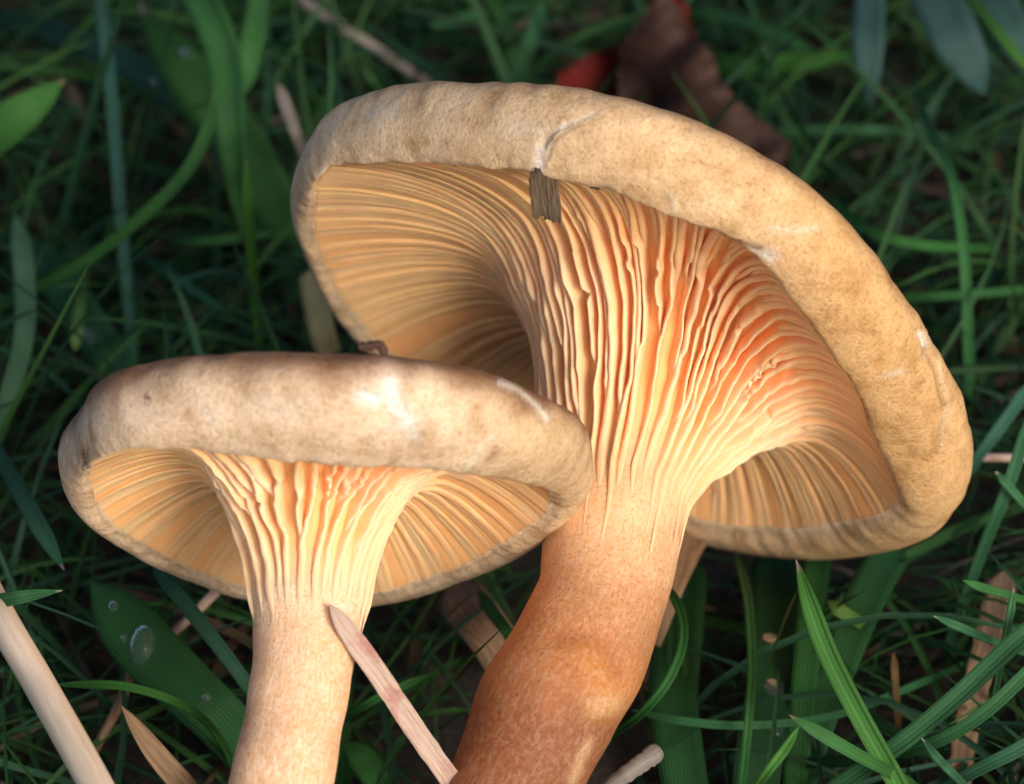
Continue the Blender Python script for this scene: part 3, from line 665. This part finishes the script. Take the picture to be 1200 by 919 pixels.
blade('ax', 'grass_blade', 'brownish yellow thin blade among green at lower right', [(1047, 765, 14), (1049, 795, 13), (1052, 840, 6), (1053, 870, 0)], 9, mat='thatch', col=(.16, .10, .04), tip=.2, cat='dry blade')
blade('ay', 'grass_blade', 'lower right corner blade pointing in from the edge', [(1080, 865, 28), (1100, 890, 27), (1125, 915, 24), (1170, 960, 8)], 11, col=(.04, .13, .06), tip=.3, tipcol=(.5, .5, .4))
blade('az', 'grass_blade', 'grey-green blade leaning across the bottom right corner', [(1240, 850, 27), (1190, 880, 26), (1140, 905, 23), (1070, 945, 14)], 18, col=(.036, .12, .06), tip=.2)
# bottom left and middle
blade('ba', 'grass_blade', 'blade tip entering level at the left edge above the straw', [(73, 692, 36), (40, 697, 35), (0, 704, 33), (-60, 715, 24), (-120, 730, 8)], 17, col=(.04, .135, .05), tip=.5, fold=.4, tipcol=(.5, .5, .42))
blade('bb', 'grass_blade', 'narrow blade with purple tip pointing down at the left', [(75, 668, 26), (58, 638, 26), (35, 598, 25), (5, 545, 20), (-40, 470, 8)], 22, col=(.036, .12, .06), tip=.45, fold=.35, tipcol=(.4, .28, .34))
blade('bc', 'grass_blade', 'broad dark leaf carrying a large water drop', [(106, 682, 19), (130, 712, 19), (165, 752, 18), (215, 802, 16), (265, 850, 13), (320, 910, 4)], 74, col=(.026, .10, .030), tip=.42, fold=.10, roll=-8)
blade('bd', 'grass_blade', 'narrow blue-green blade slanting behind the small stem', [(178, 660, 20), (210, 700, 20), (250, 750, 18), (290, 803, 14), (340, 870, 2)], 20, col=(.032, .105, .062), tip=.15, fold=.4, roll=12)
blade('be', 'grass_blade', 'thin arching blade in front of the broad dewy leaf', [(58, 803, 22), (100, 802, 25), (150, 805, 27), (205, 822, 26), (243, 848, 22), (268, 885, 10), (280, 930, 0)], 11, col=(.036, .13, .024), tip=.25, fold=.5)
blade('bf', 'dry_grass_blade', 'pointed tan dry blade rising at the bottom left', [(142, 827, 30), (160, 853, 29), (185, 888, 27), (225, 935, 22), (280, 1010, 6)], 30, mat='drybrown', cat='dry blade', tip=.7, fold=.4, roll=20, group='dry stalks and straws')
blade('bg', 'dry_stalk', 'rusty thin stalk behind the arching blade at bottom left', [(157, 778, 10), (140, 825, 10), (115, 872, 8), (95, 910, 2)], 13, mat='drybrown', cat='stalk', tip=.05, round_=True, group='dry stalks and straws')
blade('bh', 'red_stem', 'short reddish stem under the small cap rim', [(256, 690, 12), (235, 712, 12), (205, 740, 8), (180, 765, 2)], 12, mat='stalk', cat='stem', tip=.05, round_=True, group='dry stalks and straws')
blade('bi', 'straw', 'thick smooth cream straw crossing the bottom left corner', [(-150, 420, 3), (-90, 535, 20), (-12, 700, 31), (45, 800, 32), (100, 898, 33), (160, 1010, 33)], 39, mat='straw', cat='straw', tip=.015, round_=True, root=1, group='dry stalks and straws')
blade('bj', 'dry_stalk', 'flattened pinkish dry stalk leaning against the small stem', [(386, 708, 388.3), (405, 736, 389), (444, 791, 391), (485, 853, 394), (528, 914, 397), (600, 1015, 405)], 25, mat='stalk', cat='stalk', tip=.30, fold=.35, thick=1.1, root=1, group='dry stalks and straws', ragged=.05)
blade('bk', 'twig_stub', 'frayed pale wood stub lying by the thick stem foot', [(771, 880, 21), (755, 892, 21), (730, 910, 20), (690, 940, 16)], 24, mat='drygrey', cat='twig', tip=.03, round_=True, ragged=.12, group='dry stalks and straws')
blade('bl', 'dry_leaf_strip', 'tan dry leaf strip leaning behind the thick stem', [(818, 615, 9), (800, 650, 11), (782, 690, 12), (765, 735, 10), (740, 800, 0)], 40, mat='drybrown', cat='dry leaf', tip=.1, fold=.3, group='dry stalks and straws')
blade('bm', 'dry_leaf_strip', 'blurred yellow-tan dead leaf between the two stems', [(528, 682, 4), (548, 712, 6), (575, 745, 6), (598, 790, 2)], 60, mat='drybrown', cat='dry leaf', tip=.3, fold=.2, group='dry stalks and straws')
blade('bn', 'grass_blade', 'green blade between the stems pointing up left', [(560, 690, 14), (575, 715, 15), (595, 742, 15), (620, 790, 8)], 16, col=(.034, .13, .03), tip=.3)
blade('bo', 'grass_blade', 'upright dark green blade right of the small stem', [(408, 760, 6), (403, 820, 10), (400, 880, 10), (395, 950, 2)], 22, col=(.024, .095, .026), tip=.2)
blade('bp', 'grass_blade', 'thin blade crossing behind the pinkish stalk', [(512, 788, 20), (470, 805, 20), (430, 825, 18), (400, 845, 12), (360, 870, 2)], 11, col=(.034, .13, .03), tip=.25)
blade('bq', 'grass_blade', 'broad blade at the bottom between stalk and small stem', [(400, 870, 14), (425, 890, 15), (450, 925, 13), (480, 980, 2)], 34, col=(.03, .12, .026), tip=.4, fold=.2)
blade('br', 'grass_blade', 'pale short blade pointing down at the left above the small cap', [(88, 412, 14), (90, 385, 15), (95, 350, 12), (100, 310, 4)], 14, col=(.10, .19, .045), tip=.25)

# ------------------------------------------------------------------ fallen leaf behind the large cap
def sheet(outline, hfun, bend, seed, thick=.25, step=9):
    "a thin curled leaf panel: outline in photo pixels, hfun(x, y) the height above the soil"
    bm = bmesh.new(); vs = [bm.verts.new((x, y, 0)) for x, y in outline]; bm.faces.new(vs)
    bmesh.ops.triangulate(bm, faces=bm.faces[:])
    for _ in range(4):
        ed = [e_ for e_ in bm.edges if e_.calc_length() > step]
        if not ed: break
        bmesh.ops.subdivide_edges(bm, edges=ed, cuts=1); bmesh.ops.triangulate(bm, faces=bm.faces[:])
    r = np.random.default_rng(seed); bm.verts.index_update()
    pts = np.array([at(v.co.x, v.co.y, hfun(v.co.x, v.co.y)+bend*(math.sin(v.co.x*.035+1)*math.cos(v.co.y*.03)+.22*math.sin(v.co.x*.09+v.co.y*.05)+.3*math.sin(v.co.x*.06+v.co.y*.11+2))) for v in bm.verts])
    edge = np.array([v.is_boundary for v in bm.verts]); pts = pts+edge[:, None]*r.normal(0, .22, (len(pts), 3))
    F = np.array([[v.index for v in f.verts] for f in bm.faces]); bm.free()
    off = nrm(np.cross(at(900, 100, 10)-at(700, 100, 10), at(800, 150, 10)-at(800, 50, 14)))*thick
    V = np.vstack([pts, pts+off]); n = len(pts)
    cnt = {}
    for f in F:
        for a, b in ((f[0], f[1]), (f[1], f[2]), (f[2], f[0])): cnt[(a, b)] = 1
    side = []
    for (a, b) in cnt:
        if (b, a) not in cnt: side += [(a, b, b+n), (a, b+n, a+n)]
    return V, np.vstack([F, F[:, ::-1]+n, np.array(side)])
dl = thing('fallen_leaf', 'curled dark brown fallen leaf with red underside behind the large cap', 'leaf', at(800, 150, 0))
V, F = sheet([(727, 120), (722, 95), (726, 58), (748, 28), (774, -8), (792, 6), (806, 30), (822, 52), (836, 66), (846, 92), (860, 108), (870, 126), (890, 138), (912, 156), (928, 166), (924, 186), (905, 200), (860, 190), (790, 165)],
             lambda x, y: 20+.10*(150-y)+.02*(x-720), 1.4, 4)
mesh_obj('blade_panel', V, F, M['leaf'], dl, col=np.ones((len(V), 3)))
V, F = sheet([(640, 118), (660, 84), (678, 72), (700, 60), (726, 54), (727, 120), (690, 130)], lambda x, y: 18+.09*(150-y)-.03*(727-x), .8, 5)
o = mesh_obj('red_fold', V, F, M['leaf'], dl, col=np.tile((1.3, .2, .16), (len(V), 1))); o['label'] = 'dark red folded flap of the leaf'
V, F = sheet([(772, -14), (796, -14), (806, 10), (814, 44), (806, 30), (794, 8)], lambda x, y: 18.5+.10*(150-y)+.02*(x-720), .2, 6, step=6)
o = mesh_obj('red_fold', V, F, M['leaf'], dl, col=np.tile((1.7, .4, .36), (len(V), 1))); o['label'] = 'red edge of the leaf at the top'

# ------------------------------------------------------------------ water
def drop(label, key, k, off, rx, ry, rz, turn=0):
    path, S, N, w, t = FR[key]; i = int(k*(len(t)-1)); c = path[i]+S[i]*off*w[i]
    T = nrm(np.gradient(path, axis=0))[i]; a = math.radians(turn)
    A = T*math.cos(a)+S[i]*math.sin(a); B = S[i]*math.cos(a)-T*math.sin(a)
    bm = bmesh.new(); bmesh.ops.create_icosphere(bm, subdivisions=4, radius=1)
    V = np.array([v.co[:] for v in bm.verts]); F = np.array([[v.index for v in f.verts] for f in bm.faces]); bm.free()
    V[:, 2] = np.where(V[:, 2] < 0, V[:, 2]*.25, V[:, 2])
    Wd = c+A*V[:, :1]*rx+B*V[:, 1:2]*ry+N[i]*(V[:, 2:]*rz+.06)
    tag(mesh_obj('water_drop', Wd, F, M['water'], base=c), label, 'water drop', 'water drops on the leaves')
drop('large oval water drop on the broad dark leaf at lower left', 'bc', .44, .05, 2.2, 1.45, 1.15, 58)
drop('small water bead up the broad leaf from the large drop', 'bc', .22, -.1, .7, .6, .35)
drop('tiny water bead just left of the large drop', 'bc', .36, .35, .45, .4, .28)
drop('water bead near the foot of the broad dewy leaf', 'bc', .72, -.2, .5, .5, .3)
drop('water bead on the blue-green leaf at upper left', 'h', .33, 0, .8, .6, .4)
drop('clear water bead on the dark pointed leaf left of the large cap', 'c', .30, -.5, .9, .8, .6)
drop('upper water bead on the broad dark leaf below the cap', 'an', .35, .2, 1.2, 1.0, .16)
drop('middle water bead on the broad dark leaf below the cap', 'an', .52, -.1, 1.3, 1.1, .16)
drop('lower water bead on the broad dark leaf below the cap', 'an', .66, -.5, 1.0, .9, .15)
drop('flat water bead on the dark leaf behind the small cap left', 'j', .55, .3, 1.2, .7, .35)

# ------------------------------------------------------------------ bits stuck to the caps
def on_cap(s, x, y, lift=0):
    ph = np.linspace(0, math.pi, 400); p, _ = outer(s, ph, 80); X, Y, dd = proj(p)
    d = np.hypot(X-x, Y-y)+np.where(dd < s.dep0, 0, 99); i = np.unravel_index(np.argmin(d), d.shape); return p[i]-DV*lift
def chip_mesh(a, b, width, strands, seed, thick):
    r = np.random.default_rng(seed); Vs, Fs, Us = [], [], []; ax = nrm(b-a); view = nrm(CAM-a); S = nrm(np.cross(ax, view)); N = nrm(np.cross(S, ax)); L = np.linalg.norm(b-a); o = 0
    for k in range(strands):
        c = (k+.5)/strands-.5; w = width/strands*.8; l0 = (.04+.20*abs(c)*2*(c > -.1)+r.uniform(0, .10))*L; l1 = L*(.80+.17*(.5-c)+r.uniform(-.03, .05)); z = r.uniform(-.2, .1)
        tt = np.linspace(l0, l1, 7)
        for t in tt:
            wob = S*(c*width+.05*math.sin(t*4+k))+N*(z+.06*math.sin(t*3+k*2))
            for (u, n_) in ((-1, 0), (-.6, 1), (.6, 1), (1, 0), (.6, -1), (-.6, -1)):
                Vs.append(a+ax*t+wob+S*u*w*(.9 if t == tt[-1] else 1)+N*n_*thick); Us.append((c*width+u*w, t))
        for i in range(6):
            for j in range(6): Fs.append((o+i*6+j, o+i*6+(j+1) % 6, o+(i+1)*6+(j+1) % 6, o+(i+1)*6+j))
        for q in (0, 36): Fs += [(o+q, o+q+1, o+q+2, o+q+3), (o+q, o+q+3, o+q+4, o+q+5)]
        o += 42
    return np.array(Vs), np.array(Fs), np.array(Us)
ph_ = np.linspace(.9, 2.6, 400); rp = rim(big, ph_); rp = rp[np.argmin(np.abs(proj(rp)[0]-634))]
a0 = rp+UP*1.7-DV*1.0; b0 = a0-UP*6.9+RT*.7+DV*.3
V, F, U_ = chip_mesh(a0, b0, 2.7, 15, 3, .24)
tag(mesh_obj('wood_chip', V, F, M['chip'], base=a0, uv=U_, smooth=False), 'weathered brown splinter of wood hanging from the large cap rim', 'wood chip')
def crumb(label, s, x, y, pts, rad, seed, mat='debris'):
    c0 = on_cap(s, x, y, .1); V, F, o = [], [], 0; r = np.random.default_rng(seed)
    path = catmull([c0+RT*px_*PXD-UP*py_*PXD for px_, py_ in pts], 14); tan = nrm(np.gradient(path, axis=0)); S = nrm(np.cross(tan, DV)); N = np.cross(S, tan)
    for i in range(14):
        rr = rad*(.75+.5*r.random())*(.55 if i in (0, 13) else 1)
        for a in np.linspace(0, 2*math.pi, 9)[:-1]: V.append(path[i]+S[i]*math.cos(a)*rr+N[i]*math.sin(a)*rr*.8)
    V = np.array(V); i = np.arange(13)[:, None]; j = np.arange(8)[None]; F = np.stack([i*8+j, i*8+(j+1) % 8, (i+1)*8+(j+1) % 8, (i+1)*8+j], -1).reshape(-1, 4)
    F = np.vstack([F, [[0, 1, 2, 3], [0, 3, 4, 5], [0, 5, 6, 7], [104, 105, 106, 107], [104, 107, 108, 109], [104, 109, 110, 111]]])
    tag(mesh_obj('plant_crumb', V, F, M[mat], base=c0, uv=V[:, :2]), label, 'debris', 'crumbs on the caps')
crumb('curled dark red crumb lying on top of the small cap', small, 438, 415, [(-16, -8), (-6, -9), (4, -11), (10, -5), (11, 6), (9, 10)], .42, 1)
crumb('dark speck on the large cap edge right of the wood chip', big, 697, 218, [(-5, 0), (0, 1), (6, 3)], .22, 2)

# ------------------------------------------------------------------ turf and dry litter (uncountable)
stemL = [(296, 690), (296, 740), (288, 800), (280, 860), (262, 940), (400, 940), (412, 800), (430, 690)]
stemB = [(630, 560), (625, 700), (575, 800), (515, 940), (680, 940), (745, 840), (795, 660), (815, 580)]
def fat(poly, k):
    q = np.array(poly, float); c = q.mean(0); d = q-c; return [tuple(v) for v in c+d*(1+k/np.maximum(np.linalg.norm(d, axis=1, keepdims=True), 1))]
MASKS = [(fat(BIG_OUT, 8), 462.), (fat(SML_OUT, 8), 440.), (fat(stemL, 10), 425.), (fat(stemB, 10), 440.)]
def turf(name, label, n, area, hts, wds, cols, mat, flat, seed, lay=0.0, ns=9, hole=None):
    r = np.random.default_rng(seed)
    x0, x1, y0, y1 = area
    bx = r.uniform(x0, x1, n); by = r.uniform(y0, y1, n)
    L = r.uniform(*hts, n)*r.uniform(.6, 1, n); W = r.uniform(*wds, n)*.5*np.where(r.random(n) < .12, 1.9, 1)
    az = r.uniform(0, 2*math.pi, n); el = np.radians(r.uniform(*flat, n)); curl = r.uniform(.2, 1.6, n)*np.where(r.random(n) < .5, 1, .5)
    swerve = r.normal(0, .5, n)
    p = np.stack([bx, by, np.full(n, -1.5)+(lay*r.random(n))], 1); path = [p]
    for k in range(ns-1):
        t = k/(ns-1); e_ = el-curl*t*1.3; a_ = az+swerve*t
        d = np.stack([np.cos(e_)*np.cos(a_), np.cos(e_)*np.sin(a_), np.sin(e_)], 1)
        p = p+d*(L/(ns-1))[:, None]; p = p*1.0; p[:, 2] = np.maximum(p[:, 2], .2); path.append(p)
    path = np.stack(path, 1)
    ok = np.ones(n, bool); X, Y, D_ = proj(path)
    for poly, lim in MASKS:
        hit = inpoly(X, Y, poly) & (D_ < lim); ok &= ~hit.any(1)
    if hole is not None: ok &= ~((np.abs(bx-hole[0]) < hole[2]) & (np.abs(by-hole[1]) < hole[3]))
    ok &= ~((D_ < np.where(Y < 640, 432, 410)) & (Y < 960) & (X > -40) & (X < 1240)).any(1)
    path = path[ok]; W = W[ok]; m = len(path)
    tan = nrm(np.gradient(path, axis=1)); rnd = nrm(r.normal(0, 1, (m, 1, 3))+np.array([0, -.5, 1.2])); S = nrm(np.cross(tan, rnd)); N = np.cross(S, tan)
    t = np.linspace(0, 1, ns); w = W[:, None]*np.sqrt(np.clip(1-t**2.2, 0, 1))[None]*np.minimum(1, .65+t*1.4)[None]+.03
    V = np.stack([path-S*w[..., None]+N*(w*.35)[..., None], path, path+S*w[..., None]+N*(w*.35)[..., None]], 2)
    i = np.arange(ns-1)[:, None]; j = np.arange(2)[None]
    f = np.stack([i*3+j, i*3+j+1, (i+1)*3+j+1, (i+1)*3+j], -1).reshape(-1, 4)
    F = (f[None]+(np.arange(m)*ns*3)[:, None, None]).reshape(-1, 4)
    cols = np.array(cols); ci = cols[r.integers(0, len(cols), m)]*r.uniform(.7, 1.3, (m, 1)); cc = np.repeat(ci[:, None], ns*3, 1)
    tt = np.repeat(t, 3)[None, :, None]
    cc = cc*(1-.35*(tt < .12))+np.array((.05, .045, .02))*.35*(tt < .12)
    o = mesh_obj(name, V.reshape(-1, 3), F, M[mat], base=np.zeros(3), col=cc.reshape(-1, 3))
    o['kind'] = 'stuff'; o['label'] = label; o['category'] = 'grass'
    return o
GC = [(.019, .069, .020), (.017, .061, .028), (.025, .084, .019), (.015, .053, .022), (.019, .068, .038), (.034, .095, .022), (.018, .063, .019)]
DC = [(.07, .048, .028), (.045, .03, .018), (.14, .11, .075), (.04, .024, .014), (.08, .06, .045)]
turf('turf', 'dark green turf of thin crossing grass blades', 8500, (-150, 150, -70, 260), (18, 60), (.35, .9), GC, 'turf', (5, 75), 21)
turf('dry_litter', 'brown and tan dead grass litter under the green blades', 2400, (-150, 150, -70, 260), (10, 36), (.4, 1.3), DC, 'thatch', (-5, 22), 22, lay=4)
turf('outer_turf', 'green lawn grass spreading away from the mushrooms', 14000, (-480, 480, -330, 620), (30, 65), (1.2, 2.6), GC, 'turf', (15, 80), 23, ns=6, hole=(0, 95, 160, 175))
